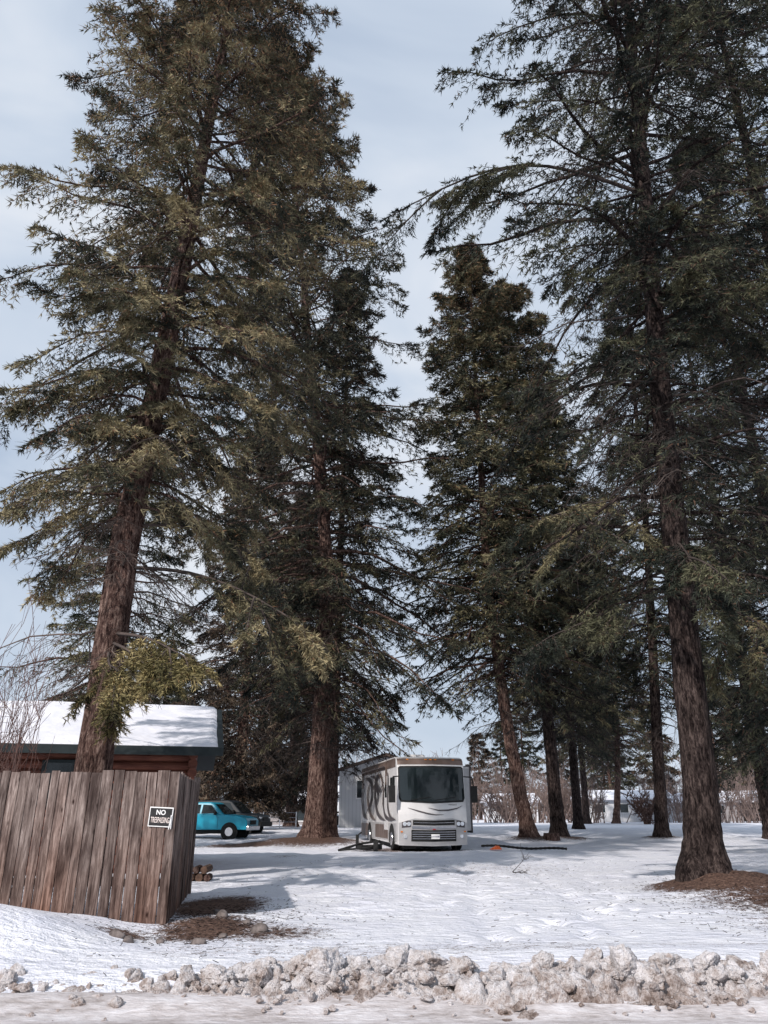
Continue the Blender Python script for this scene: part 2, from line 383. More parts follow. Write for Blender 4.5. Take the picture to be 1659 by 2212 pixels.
# right-hand thicket
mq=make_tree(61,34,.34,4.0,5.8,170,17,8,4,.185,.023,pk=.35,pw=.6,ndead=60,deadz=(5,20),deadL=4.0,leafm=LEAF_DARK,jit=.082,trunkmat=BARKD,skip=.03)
place_tree(mq,12.4,19.5,'dark fir with long drooping branches')
place_tree(mq,16.8,31,'dark fir with long drooping branches',rz=2.1,sc=1.05)
place_tree(mq,19.3,41,'dark fir with long drooping branches',rz=4.0)
place_tree(m5,12.3,52,'slender dark fir with a long bare trunk',rz=1.2,sc=.9)
place_tree(m4,19.3,78,'fir with bare trunk beside the open field',rz=2.0,sc=.95)
place_tree(m3,23.2,82,'fir with sunlit reddish trunk beside the open field',rz=2.6,sc=.9)
# far row
mf=make_tree(71,22,.3,2.0,4.6,90,10,5,4,.42,.08,pk=.2,pw=.7,ndead=0,leafm=LEAF_DARK,jit=.2,sides=10)
mf2=make_tree(72,17,.3,1.5,4.6,80,10,5,4,.42,.08,pk=.2,pw=.6,ndead=0,leafm=LEAF_BROWN,jit=.2,sides=10)
rr=random.Random(5)
far=[(-20,95,1),(-27,105,.9),(-13,120,.8),(-19,130,1),(16,135,.8),(22,150,.9),(32,145,1.0),(37,132,1.1),(44,130,1.2),(52,125,1.1),(60,135,1.2),(41,150,1.2),(50,104,1.1),(-34,120,1.1),(-42,130,1.0),(27,155,1.0),(68,150,1.3)]
for i,(x,y,s) in enumerate(far):
    place_tree(mf if i%2 else mf2,x,y,'distant conifer at the far edge of the field',group='distant conifers beyond the field',rz=rr.random()*6,sc=s*rr.uniform(.85,1.1),name='conifer_tree')

# bare shrubs
TWIG=nmat('bare_twigs',(.07,.038,.032),(.15,.09,.08),3,.9)
TWIGP=nmat('bare_brush',(.12,.088,.08),(.25,.19,.172),.3,.9)
def bare(seed,n,h,spread,r,sub=7,K=7,lean=.35):
    rg=np.random.default_rng(seed); acc=Acc()
    b=np.zeros((n,3)); b[:,:2]=rg.normal(size=(n,2))*spread
    d=unit(np.stack([rg.normal(size=n)*lean,rg.normal(size=n)*lean,np.ones(n)],-1))
    L=h*rg.uniform(.5,1,n); s=np.linspace(0,1,K)[None,:,None]
    P=b[:,None]+d[:,None]*L[:,None,None]*s+rg.normal(size=(n,1,3))*.12*L[:,None,None]*s**2*np.array([1,1,0])*min(1,lean*2.5)
    acc.add(*tubes(P,r*(1-.8*s[...,0])*np.ones((n,1)),4))
    t=rg.uniform(.25,1,(n,sub)); i=(t*(K-1)).astype(int).clip(0,K-2); p=P[np.arange(n)[:,None],i]
    dd=unit(d[:,None]+rg.normal(size=(n,sub,3))*(.25+lean*.7)); ln=L[:,None]*rg.uniform(.12,.35,(n,sub))
    p=p.reshape(-1,3);dd=dd.reshape(-1,3);ln=ln.ravel()[:,None]
    acc.add(*tubes(np.stack([p,p+dd*ln*.5,p+dd*ln],1),np.ones((len(ln),3))*r*.45,3))
    p2=(p[:,None]+dd[:,None]*ln[:,None]*rg.random((len(p),4,1))).reshape(-1,3); d2=unit(np.repeat(dd,4,0)+rg.normal(size=(len(p2),3))*.5); l2=np.repeat(ln,4,0)*.5
    acc.add(*tubes(np.stack([p2,p2+d2*l2*.5,p2+d2*l2],1),np.ones((len(p2),3))*r*.3,3))
    return acc
for sx_,sy_,sd_ in((-6.1,13.3,4),(-6.9,13.9,5)):
    sh=thing('bare_shrub','leafless reddish shrub with thin upright stems behind the fence','shrub',(sx_,sy_,.1))
    obj('stems',bare(sd_,20,4.4,.38,.012,lean=.09,sub=4).mesh('stems',True,[TWIG]),sh)
ap=thing('apple_tree','small bare apple tree standing in the snowy field','tree',(24.5,76,gz(24.5,76)))
obj('trunk',bare(8,9,4.4,.15,.10,sub=12,lean=.75).mesh('trunk',True,[BARK]),ap)
ap=thing('apple_tree','small bare apple tree near the parked motorhome','tree',(14.0,90,gz(14,90)))
obj('trunk',bare(9,12,6,.15,.10,sub=12,lean=.6).mesh('trunk',True,[TWIGP]),ap)
acc=Acc(); rg=np.random.default_rng(77)
for k in range(100):
    if k<74:
        x=rg.uniform(-45,80); y=rg.uniform(118,142) if x>12 else rg.uniform(100,130); hh_=rg.uniform(5.5,11.5)
    else:
        x=rg.choice([13,15,19,22,33,36,39,47,51,58])+rg.normal()*1.4; y=rg.uniform(86,92); hh_=rg.uniform(3,6.5)
    a=bare(100+k,13,hh_,1.4,.055,sub=6,lean=.3)
    V=np.concatenate(a.V); V=V+np.array([x,y,.4]); acc.add(V,np.concatenate(a.Q))
br=obj('bare_brush',acc.mesh('bare_brush',False,[TWIGP])); br['kind']='stuff'; br['label']='far line of leafless pinkish brown brush and young trees'; br['category']='brush'

# ---------------- ground ----------------
def axis_pts(lo,hi,step,far,neg):
    c=np.arange(lo,hi,step); out=[];s=step;v=hi
    while v<far: out.append(v); s*=1.12; v+=s
    out.append(far); o2=[];s=step;v=lo-step
    while v>neg: o2.append(v); s*=1.12; v-=s
    o2.append(neg)
    return np.array(o2[::-1]+list(c)+out)
xs=axis_pts(-8,14,.07,900,-900)
y1=np.arange(8,20,.06); y2=np.arange(20,60,.22)
s=.22;v=60;y3=[]
while v<1500: y3.append(v); s*=1.1; v+=s
y0=[-40,-20,-5,0,3,5,6]+list(np.arange(6.5,8,.1))
ys=np.array(y0+list(y1)+list(y2)+y3+[1500])
X,Y=np.meshgrid(xs,ys); Z=gh(X,Y)
Z+=.085*np.maximum(0,fbm(X*1.1+.5*fbm(X,Y,2,3),Y*2.6,3,21)-.46)*sst(10,13,Y)*(1-sst(60,70,Y))*2
for off in(-.8,.8):
    cxr=1.9+off+.9*np.sin((Y-9)*.11)
    Z-=.05*np.exp(-((X-cxr)/.16)**2)*sst(9,12,Y)*(1-sst(29,31,Y))*(.5+fbm(X*3,Y*3,2,6))
rgf=np.random.default_rng(12)
for path_ in (((-.5,29),(-.9,22),(.6,15),(2.6,10.2)),((4.4,31),(5.0,22),(3.6,13),(1.0,9.8))):
    pp=np.array(path_,dtype=float); t_=np.linspace(0,1,34)
    fx=np.interp(t_,np.linspace(0,1,4),pp[:,0])+np.where(np.arange(34)%2==0,.13,-.13)+rgf.normal(size=34)*.05
    fyy=np.interp(t_,np.linspace(0,1,4),pp[:,1])
    for a_,b_ in zip(fx,fyy):
        msk=np.exp(-((X-a_)/.09)**2-((Y-b_)/.17)**2); Z-=.07*msk
nx,ny=len(xs),len(ys)
idx=np.arange(nx*ny).reshape(ny,nx)
Q=np.stack([idx[:-1,:-1],idx[:-1,1:],idx[1:,1:],idx[1:,:-1]],-1).reshape(-1,4)
SNOW,nt,b=newmat('snow_ground')
v=coord(nt)
at=nt.nodes.new('ShaderNodeAttribute'); at.attribute_name='dirt'
n1=noise(nt,v,7,5,.8); n2=noise(nt,v,1.3,4,.6); n3=noise(nt,v,38,3,.8)
f=math_(nt,'ADD',math_(nt,'MULTIPLY',n1,1.5),math_(nt,'MULTIPLY',n3,1.2))
k=math_(nt,'ADD',at.outputs['Fac'],math_(nt,'SUBTRACT',f,1.90))
k=math_(nt,'MULTIPLY',k,6.0,True)
snowc=ramp(nt,n2,[(.3,(.70,.72,.81)),(.7,(.83,.845,.90))])
spk=ramp(nt,noise(nt,v,60,2,.5),[(.66,(1,1,1)),(.69,(.45,.37,.33))])
snowc=mixc(nt,.8,snowc,spk,'MULTIPLY')
dirtc=ramp(nt,noise(nt,v,22,5,.7),[(.3,(.028,.018,.014)),(.5,(.09,.052,.040)),(.7,(.22,.145,.11))])
c=mixc(nt,k,snowc,dirtc); nt.links.new(c,b.inputs['Base Color'])
b.inputs['Roughness'].default_value=.65; b.inputs['Specular IOR Level'].default_value=.25
hh=math_(nt,'ADD',math_(nt,'MULTIPLY',noise(nt,coord(nt,(1,2.0,1)),3.2,5,.62),1.3),math_(nt,'MULTIPLY',n1,.5))
bump(nt,b,hh,.9,.10)
gm=np_mesh('ground',np.stack([X,Y,Z],-1).reshape(-1,3),Q,True,[SNOW])
def G(x,y,a,bx,by): return a*np.exp(-((X-x)/bx)**2-((Y-y)/by)**2)
dirt=np.maximum.reduce([G(-2.2,10.9,1.05,.95,1.2),G(-2.6,13.3,1.15,.9,2.2),G(-3.1,10.3,.9,.5,.5),G(-1.4,10.5,.80,1.1,1.0),
  G(6.4,15.9,1.6,1.5,1.3),G(7.9,13.8,1.12,3.3,3.2),G(7.4,11.0,.95,3.2,2.6),G(-3.3,36.6,1.2,2.8,3.0),G(-5.9,35.5,1.1,2.6,1.8),
  G(7.2,39.8,1.0,1.6,1.6),G(9,41,1.0,1.6,1.6),G(13.8,41,.9,1.5,1.4),G(-5.9,16.4,1.,1.5,1.5),G(-3.3,28,.6,1,1.5),G(1,33,.88,3.6,1.8),G(3,22,.52,4,6),
  np.full_like(X,.18),.5*sst(8.2,9,Y)*(1-sst(9.4,10.5,Y))*sst(-3.5,-2,X)])
at=gm.attributes.new('dirt','FLOAT','POINT'); at.data.foreach_set('value',dirt.astype(np.float32).ravel())
g=obj('ground',gm); g['kind']='structure'
# road
ROAD,nt,b=newmat('packed_dirty_snow'); v=coord(nt,(.5,1.6,1))
n1=noise(nt,v,3,5,.7); n2=noise(nt,v,16,5,.7)
c=ramp(nt,math_(nt,'ADD',math_(nt,'MULTIPLY',n1,.6),math_(nt,'MULTIPLY',n2,.4)),[(.36,(.28,.245,.235)),(.5,(.52,.49,.50)),(.64,(.72,.71,.74))])
nt.links.new(c,b.inputs['Base Color']); b.inputs['Roughness'].default_value=.6; bump(nt,b,n2,.9,.03)
rx=np.concatenate([[-600,-100,-30],np.arange(-9,9,.06),[30,100,600]]); ry=np.concatenate([[-3,2,5],np.arange(6,7.7,.05)])
RX,RY=np.meshgrid(rx,ry); RZ=-.205+.012+.05*(fbm(RX*1.2,RY*5,4,31)-.45)+.10*sst(7.15,7.6,RY)
ridx=np.arange(RX.size).reshape(RX.shape)
rd=obj('road',np_mesh('road',np.stack([RX,RY,RZ],-1).reshape(-1,3),np.stack([ridx[:-1,:-1],ridx[:-1,1:],ridx[1:,1:],ridx[1:,:-1]],-1).reshape(-1,4),True,[ROAD])); rd['kind']='structure'

# ---------------- ploughed snow bank ----------------
BANK,nt,b=newmat('ploughed_snow'); v=coord(nt)
n1=noise(nt,v,2.6,5,.7); n2=noise(nt,v,13,5,.78); n3=noise(nt,v,75,2,.6)
gg=nt.nodes.new('ShaderNodeNewGeometry'); sx=nt.nodes.new('ShaderNodeSeparateXYZ'); nt.links.new(gg.outputs['Position'],sx.inputs[0])
hz=math_(nt,'MULTIPLY',math_(nt,'ADD',sx.outputs[2],.2),.28)
k=math_(nt,'ADD',math_(nt,'ADD',math_(nt,'MULTIPLY',n1,.5),math_(nt,'MULTIPLY',n2,.5)),hz)
c=ramp(nt,k,[(.43,(.18,.13,.108)),(.50,(.43,.36,.335)),(.57,(.65,.61,.61)),(.69,(.84,.83,.87))])
c=mixc(nt,.55,c,ramp(nt,n3,[(.33,(.40,.33,.30)),(.42,(1,1,1))]),'MULTIPLY')
nt.links.new(c,b.inputs['Base Color']); b.inputs['Roughness'].default_value=.7
bump(nt,b,math_(nt,'ADD',n2,math_(nt,'MULTIPLY',n3,.4)),1.0,.06)
bx=np.concatenate([np.arange(-25,-5,.2),np.arange(-5,5,.018),np.arange(5,25,.2)]); by=np.arange(7.1,8.9,.02)
BX,BY=np.meshgrid(bx,by)
def crest(x): return .13+.08*sst(-2.6,-1.0,x)+.06*(vn(x*1.3,x*0,4)-.5)*2
yc=7.88+.14*(vn(BX*.9,BX*0+3,8)-.5)*2
prof=np.exp(-np.abs((BY-yc)/.46)**2.6)
def cells(x,y,sc,seed):
    xi=np.floor(x*sc);yi=np.floor(y*sc); best=np.full(x.shape,9.);sec=np.full(x.shape,9.);hid=np.zeros(x.shape)
    for dx in(-1,0,1):
        for dy in(-1,0,1):
            cx_=xi+dx;cy_=yi+dy
            h1=np.sin(cx_*127.1+cy_*311.7+seed)*43758.5;h1-=np.floor(h1)
            h2=np.sin(cx_*269.5+cy_*183.3+seed)*43758.5;h2-=np.floor(h2)
            d=np.hypot(cx_+h1-x*sc,cy_+h2-y*sc)
            n_=d<best; sec=np.where(n_,best,np.minimum(sec,d)); hid=np.where(n_,h1*.6+h2*.4,hid); best=np.where(n_,d,best)
    return best,sec,hid
wx_=BX+.10*(fbm(BX*5,BY*5,3,2)-.5);wy_=BY+.10*(fbm(BX*5+9,BY*5,3,7)-.5)
b1,s1,h1=cells(wx_,wy_,4.6,1.0); b2,s2,h2=cells(wx_,wy_,11,5.0)
blk=(.35+.75*h1)*np.clip((s1-b1)*3,0,1)**.7+.30*(.3+h2)*np.clip((s2-b2)*4,0,1)**.6
BZ=np.where(BY<7.4,-.2,-.15)-.03+crest(BX)*prof*(.40+.75*blk)+.07*(fbm(BX*12,BY*12,4,43)-.5)*prof
bi=np.arange(BX.size).reshape(BX.shape); acc=Acc()
acc.add(np.stack([BX,BY,BZ],-1).reshape(-1,3),np.stack([bi[:-1,:-1],bi[:-1,1:],bi[1:,1:],bi[1:,:-1]],-1).reshape(-1,4))
bankV,bankQ=acc.V,acc.Q
def ico(n):
    bm=bmesh.new(); bmesh.ops.create_icosphere(bm,subdivisions=n,radius=1); bm.verts.ensure_lookup_table()
    a=np.array([v.co[:] for v in bm.verts]); f=np.array([[l.index for l in f.verts] for f in bm.faces]); bm.free(); return a,f
IV5,IF5=ico(5); IV4,IF4=ico(4); IV3,IF3=ico(3)
def n3d(V,k,o,oc):
    return (fbm(V[:,0]*k+o,V[:,1]*k+o*.7,oc,3)+fbm(V[:,1]*k-o,V[:,2]*k+o,oc,5)+fbm(V[:,2]*k+o*1.3,V[:,0]*k-o*.4,oc,9))/3-.45
def chunk(rg,base,size,planes=9,rough=.10,fine=0):
    V=base.copy()
    ns=unit(rg.normal(size=(planes,3)))
    for n_ in ns:
        d=V@n_; m=rg.uniform(.38,.8)
        V=V-np.maximum(0,d-m)[:,None]*n_[None]*.95
    o=rg.random()*50
    V=V*(1+rough*5*n3d(V,2.0,o,5)[:,None]+fine*np.abs(n3d(V,6,o+9,4))[:,None]*-3)
    return V*size*np.array([rg.uniform(.85,1.4),rg.uniform(.8,1.2),rg.uniform(.7,1.05)])
rg=np.random.default_rng(31)
CV=[];CF=[];cn=0
def addc(V,F):
    global cn
    CV.append(V);CF.append(F+cn);cn+=len(V)
def hbk(x,y,k): return -.2+float(crest(np.array(x)))*math.exp(-abs((y-7.88)/.46)**2.6)*k
for k in range(52):
    x=-4.6+9.2*(k+rg.random())/52
    y=7.92+rg.normal()*.13; big=rg.uniform(.085,.19)*(1.0 if x>-1.2 else .75)
    addc(chunk(rg,IV5,big,9,.20,.45)+np.array([x,y,hbk(x,y,.85)+big*.38]),IF5)
for k in range(200):
    x=rg.uniform(-5,5); y=7.80+rg.normal()*.2; big=rg.uniform(.035,.095)*(1.0 if x>-1.2 else .8)
    addc(chunk(rg,IV4,big,8,.18,.4)+np.array([x,y,max(hbk(x,y,.95),-.2)+big*.42]),IF4)
for k in range(600):
    x=rg.uniform(-5,5); y=7.70+rg.normal()*.22; sz=rg.uniform(.007,.03)
    addc(chunk(rg,IV3,sz,7,.15)+np.array([x,y,max(hbk(x,y,.95),-.2)+sz*.4]),IF3)
V=np.concatenate([bankV[0]]+CV); nb=len(bankV[0])
tri=np.concatenate(CF)+nb; qd=bankQ[0]
qt=np.concatenate([qd[:,[0,1,2]],qd[:,[0,2,3]]])
me=np_mesh('snow_bank',V,np.concatenate([qt,tri]),True,[BANK])
sb=obj('snow_bank',me); sb['kind']='stuff'; sb['label']='ploughed bank of dirty chunky snow along the roadside'; sb['category']='snow bank'

# ---------------- stones and twigs ----------------
STONE=nmat('stone',(.07,.058,.055),(.20,.17,.16),9,.9,.6,.02)
rg=np.random.default_rng(15)
for k,(x,y,s) in enumerate([(-3.05,9.9,.10),(-2.85,9.65,.07),(-2.55,9.85,.05),(-2.1,9.75,.08),(-1.55,10.6,.10),(-1.9,10.2,.05),(-2.2,11.6,.09),(-1.8,11.2,.07),(-2.4,12.4,.08)]):
    o=thing('stone','small grey brown stone in the melted patch by the fence','stone',(x,y,gz(x,y)+s*.15),group='stones beside the fence',data=np_mesh('stone',chunk(rg,IV3,s,7,.05),IF3,False,[STONE]))
fb=thing('fallen_branch','thin bare fallen branch lying on the snow','branch',(3.1,20.2,gz(3.1,20.2)+.02),(math.radians(75),0,math.radians(60)))
a=bare(200,3,.8,.02,.009,sub=6,lean=.3); obj('twigs',a.mesh('twigs',False,[BARKD]),fb)
lit=Acc(); rg=np.random.default_rng(19)
cx=np.concatenate([rg.normal(7.2,1.7,2200),rg.normal(-2.2,.7,900),rg.uniform(-3,9,500)]); cy=np.concatenate([rg.normal(13.2,2.3,2200),rg.normal(11.4,1.2,900),rg.uniform(9.5,26,500)])
n=len(cx)
cz=gh(cx,cy)+.02; th=rg.random(n)*6.28; ln=rg.uniform(.02,.07,n)
dd=np.stack([np.cos(th),np.sin(th),rg.normal(size=n)*.2],-1)*ln[:,None]; p=np.stack([cx,cy,cz],-1)
lit.add(*tubes(np.stack([p,p+dd*.5,p+dd],1),np.ones((n,3))*.0035,3))
lo=obj('twig_litter',lit.mesh('twig_litter',False,[BARKD])); lo['kind']='stuff'; lo['label']='scattered needles and small twigs on the snow'; lo['category']='litter'

# ---------------- fence + sign ----------------
FW,nt,b=newmat('weathered_board'); v=coord(nt,(8,8,.55)); vo=coord(nt)
n1=noise(nt,v,3.2,5,.74,.8); n2=noise(nt,vo,1.7,4,.6)
gg=nt.nodes.new('ShaderNodeNewGeometry'); isl=gg.outputs['Random Per Island']
c=ramp(nt,n1,[(.32,(.045,.033,.030)),(.5,(.165,.130,.118)),(.68,(.34,.29,.268))])
sx=nt.nodes.new('ShaderNodeSeparateXYZ'); nt.links.new(vo,sx.inputs[0])
red=math_(nt,'MULTIPLY',math_(nt,'SUBTRACT',math_(nt,'ADD',n2,math_(nt,'MULTIPLY',isl,.7)),math_(nt,'MULTIPLY',sx.outputs[2],.62)),.9,True)
c=mixc(nt,red,c,mixc(nt,1.0,c,(.58,.42,.35),'MULTIPLY'))
c=mixc(nt,1.0,c,ramp(nt,noise(nt,coord(nt,(3,3,.8)),1.8,4),[(.36,(.42,.39,.39)),(.56,(1.1,1.1,1.1))]),'MULTIPLY')
c=mixc(nt,1.0,c,ramp(nt,isl,[(0,(.60,.58,.58)),(1,(1.4,1.38,1.37))]),'MULTIPLY')
vk=nt.nodes.new('ShaderNodeTexVoronoi'); vk.inputs['Scale'].default_value=2.6; nt.links.new(coord(nt,(2.2,2.2,1)),vk.inputs['Vector'])
c=mixc(nt,1.0,c,ramp(nt,vk.outputs['Distance'],[(.05,(.13,.09,.085)),(.13,(1,1,1))]),'MULTIPLY')
nt.links.new(c,b.inputs['Base Color']); b.inputs['Roughness'].default_value=.9; b.inputs['Specular IOR Level'].default_value=.1
bump(nt,b,n1,.6,.01)
fe=thing('wooden_fence','weathered brown board fence with a corner, snow at its foot','fence',(0,0,0))
A=Vector((-2.82,11.1,0)); d1=Vector((-.994,.111,0)); d2=Vector((-.72,4.1,0)).normalized()
rf=random.Random(4)
def boards(name,o,d,L,normal,top0,top1):
    mb=MB(); s=0; ang=math.atan2(d.y,d.x)
    while s<L:
        w=rf.uniform(.13,.18); c=o+d*(s+w/2)+normal*rf.uniform(-.008,.010)
        h=top0+(top1-top0)*s/L+rf.uniform(-.025,.02)
        zb=-.22
        mb.box((c.x,c.y,(h+zb)/2),(w-rf.uniform(.006,.016),.02,h-zb),rz=ang+rf.uniform(-.04,.04),ry=rf.uniform(-.006,.006))
        s+=w
    return mb.obj(name,FW,fe,bevel=.003)
n1v=Vector((-.111,-.994,0)); n2v=Vector((d2.y,-d2.x,0))
boards('front_boards',A,d1,8.5,n1v,1.90,1.93)
boards('side_boards',A+d2*.03,d2,4.3,n2v,1.88,1.9)
for z in(.5,1.1,1.7):
    mb=MB(); c=A+d1*4.25-n1v*.035; mb.box((c.x,c.y,z),(8.4,.04,.09),rz=math.atan2(d1.y,d1.x)); mb.obj('rail',FW,fe)
    mb=MB(); c=A+d2*2.15-n2v*.04; mb.box((c.x,c.y,z),(4.1,.04,.09),rz=math.atan2(d2.y,d2.x)); mb.obj('rail',FW,fe)
for s in(.12,2.4,4.8,7.2):
    mb=MB(); c=A+d1*s-n1v*.11; mb.box((c.x,c.y,.85),(.09,.09,1.9)); mb.obj('post',FW,fe,bevel=.004)
mb=MB(); c=A+d2*4.38; mb.box((c.x,c.y,.95),(.10,.10,2.1)); mb.obj('post',FW,fe,bevel=.004)
WOODE=nmat('cut_wood',(.05,.03,.022),(.14,.085,.06),9,.9)
rfw=random.Random(8)
for row in range(2):
    for i in range(4-row):
        x=-4.30+i*.18+row*.09; z=gz(-3.9,17.9)+.07+row*.15
        mb=MB(); mb.cyl((x,17.9+rfw.uniform(-.1,.1),z),(x+rfw.uniform(-.06,.06),18.4,z+rfw.uniform(-.02,.02)),.085*rfw.uniform(.75,1.05),n=7)
        o=thing('firewood_log','short dark firewood log piled behind the fence end','firewood',group='firewood piled behind the fence')
        mb.obj('log_body',WOODE if rfw.random()<.5 else BARK,o)

BLACK=nmat('black_sign',(.012,.012,.013),(.025,.025,.027),20,.5)
WHITE=nmat('white_paint',(.72,.72,.72),(.84,.84,.84),8,.5)
ORANGE=nmat('orange_red_paint',(.72,.10,.03),(.85,.20,.06),20,.5)
PALEO=nmat('faded_lettering',(.84,.70,.65),(.88,.80,.77),20,.5)
sc_=A+d1*.205+n1v*.03
sg=thing('warning_sign','black no trespassing sign with white border on the fence','sign',(sc_.x,sc_.y,1.31),(0,math.radians(2.5),math.atan2(-d1.y,-d1.x)))
mb=MB(); mb.box((0,0,0),(.335,.006,.25)); mb.obj('sign_border',WHITE,sg,bevel=.002)
mb=MB(); mb.box((0,-.005,0),(.308,.006,.222)); mb.obj('sign_plate',BLACK,sg,bevel=.002)
text_obj('sign_word','NO',.085,WHITE,sg,(0,-.0115,.055),(math.pi/2,0,0),ext=.0015,bold=.002)
text_obj('sign_word','TRESPASSING',.10,PALEO,sg,(0,-.0115,-.042),(math.pi/2,0,0),ext=.0015,bold=0,sx=.44)
mb=MB(); mb.box((.145,-.014,-.06),(.012,.003,.18),ry=.08); mb.box((.158,-.014,-.07),(.009,.003,.15),ry=-.12); mb.obj('ribbon',WHITE,sg)

# ---------------- log house ----------------
LOG=nmat('stained_logs',(.09,.028,.018),(.17,.062,.04),4,.7,.3,.01,stretch=(.5,3,3))
TRIM=nmat('dark_green_trim',(.010,.017,.019),(.018,.027,.030),6,.6)
GLASS,nt,b=newmat('window_glass'); b.inputs['Base Color'].default_value=(.012,.018,.02,1); b.inputs['Roughness'].default_value=.06; b.inputs['Specular IOR Level'].default_value=.6
v=coord(nt); bump(nt,b,noise(nt,v,1.5,2),.15,.02)
RSNOW=nmat('roof_snow',(.66,.68,.75),(.78,.79,.85),2,.7,.6,.05,3)
hs=thing('log_house','reddish log house with dark eaves and snow covered roof','house',(-4.15,20,0),(0,0,math.radians(13.6)))
mb=MB()
for i in range(13):
    z=.11+i*.215
    mb.cyl((-.62,.62,z),(-12,.62,z),.115,n=14); mb.cyl((-.62,.4,z+.06),(-.62,6.9,z+.06),.115,n=14)
mb.prism([(.62,2.7),(6.7,2.7),(3.65,3.95)],-.74,-.62,'x')
mb.obj('wall',LOG,hs,smooth=False)
ro=MB()
ro.prism([(-.05,2.70),(-.05,2.90),(3.65,4.28),(7.35,2.90),(7.35,2.70),(3.65,4.10)],-12.4,.10,'x')
roof=ro.obj('roof',TRIM,hs)
U=np.linspace(-12.35,-.03,120);W=np.linspace(0,1,40); UU,WW=np.meshgrid(U,W)
yy=-.02+3.67*WW; edge=np.minimum(1,np.minimum(WW*30,(-.03-UU)*20)); edge=np.clip(edge,0,1)**.5
zz=2.905+1.38*np.clip((yy+.05)/3.7,0,1)+(.085+.09*(fbm(UU*.8,yy*.9,3,3)-.5))*edge
xx_=UU-.05*fbm(yy*2,yy*0,3,12)*(UU>-.3)
si=np.arange(UU.size).reshape(UU.shape)
so=obj('roof_snow',np_mesh('roof_snow',np.stack([xx_,yy,zz],-1).reshape(-1,3),np.stack([si[:-1,:-1],si[:-1,1:],si[1:,1:],si[1:,:-1]],-1).reshape(-1,4),True,[RSNOW]),roof)
mb=MB(); mb.box((-3.45,.50,2.05),(1.35,.06,.95)); wn=mb.obj('window',GLASS,hs)
mb=MB()
for x,w in((-4.15,.07),(-2.75,.07),(-3.45,.04)): mb.box((x,.47,2.05),(w,.07,1.03))
for z in(1.55,2.55): mb.box((-3.45,.47,z),(1.32,.06,.07))
mb.obj('window_frame',TRIM,wn)

# far buildings
SIDE,nt,b=newmat('white_siding'); v=coord(nt)
wv=nt.nodes.new('ShaderNodeTexWave'); wv.inputs['Scale'].default_value=1.2; wv.bands_direction='X'; nt.links.new(v,wv.inputs['Vector'])
c=ramp(nt,wv.outputs['Fac'],[(.0,(.46,.47,.49)),(.12,(.58,.59,.61))]); nt.links.new(c,b.inputs['Base Color']); b.inputs['Roughness'].default_value=.7
BROOF=nmat('brown_shingle',(.05,.035,.032),(.10,.075,.065),3,.9)
GREYW=nmat('grey_wall',(.22,.2,.2),(.3,.28,.28),2,.8)
def house(x,y,w,d,h,rh,rz,label,gable_front,roofmat,wall=SIDE,wins=()):
    z=gz(x,y)
    e=thing('house',label,'house',(x,y,z-.1),(0,0,rz))
    mb=MB(); mb.box((0,d/2,h/2),(w,d,h))
    if gable_front: mb.prism([(-w/2,h),(w/2,h),(0,h+rh)],.0,d,'y')
    mb.obj('wall',wall,e)
    mb=MB()
    if gable_front:
        o=.5; k=rh/(w/2); mb.prism([(-w/2-o,h-o*k+.02),(0,h+rh+.02),(w/2+o,h-o*k+.02),(w/2+o,h-o*k+.2),(0,h+rh+.22),(-w/2-o,h-o*k+.2)],-.6,d+.4,'y')
    else:
        mb.prism([(-.5,h),(-.5,h+.15),(d/2,h+rh),(d+.5,h+.15),(d+.5,h)],-w/2-.5,w/2+.5,'x')
    mb.obj('roof',roofmat,e)
    for (wx,wz,ww,wh) in wins:
        mb=MB(); mb.box((wx,-.02,wz),(ww,.06,wh)); o=mb.obj('window',GLASS,e)
        mb=MB()
        for s_ in(-1,1): mb.box((wx+s_*ww/2,-.05,wz),(.08,.06,wh+.12)); mb.box((wx,-.05,wz+s_*wh/2),(ww-.08,.05,.07))
        mb.obj('window_frame',WHITE,o)
    return e
house(.15,57,6.6,8,3.8,1.0,math.radians(3),'white two storey house with brown gable roof behind the motorhome',True,BROOF,wins=((-1.7,2.6,.8,1.2),(1.7,2.6,1.2,1.1)))
house(-8.2,72,4.4,5,2.1,1.1,math.radians(-8),'small grey shed with snow covered roof',False,RSNOW,wall=GREYW,wins=((1,1.1,1.2,1.4),))
house(-5.5,92,6.0,6,2.7,1.4,math.radians(4),'low white house with snow on the roof',False,RSNOW,wins=((-1.5,1.4,1,1),(1.5,1.4,1,1)))
house(28.5,95,10,7,2.5,1.2,math.radians(-4),'long low white house with snow covered roof',False,RSNOW,wins=((-3.3,1.6,1.3,1),(-.5,1.6,1,1),(3.0,1.6,1.4,1)))
house(41.5,101,6,7,2.3,1.2,math.radians(6),'small pale house beyond the field',False,RSNOW,wall=GREYW,wins=((0,1.5,1.4,1),))
house(17,106,6.0,8,2.4,1.2,0,'low pale house beyond the field',False,RSNOW,wins=((-1.5,1.4,1.2,1),(1.5,1.4,1.2,1)))
house(54,108,14,8,2.4,1.6,math.radians(-8),'dark brown house beyond the field with snowy roof',False,RSNOW,wall=BROOF,wins=((-4,1.5,1.4,1),(3,1.5,1.4,1)))

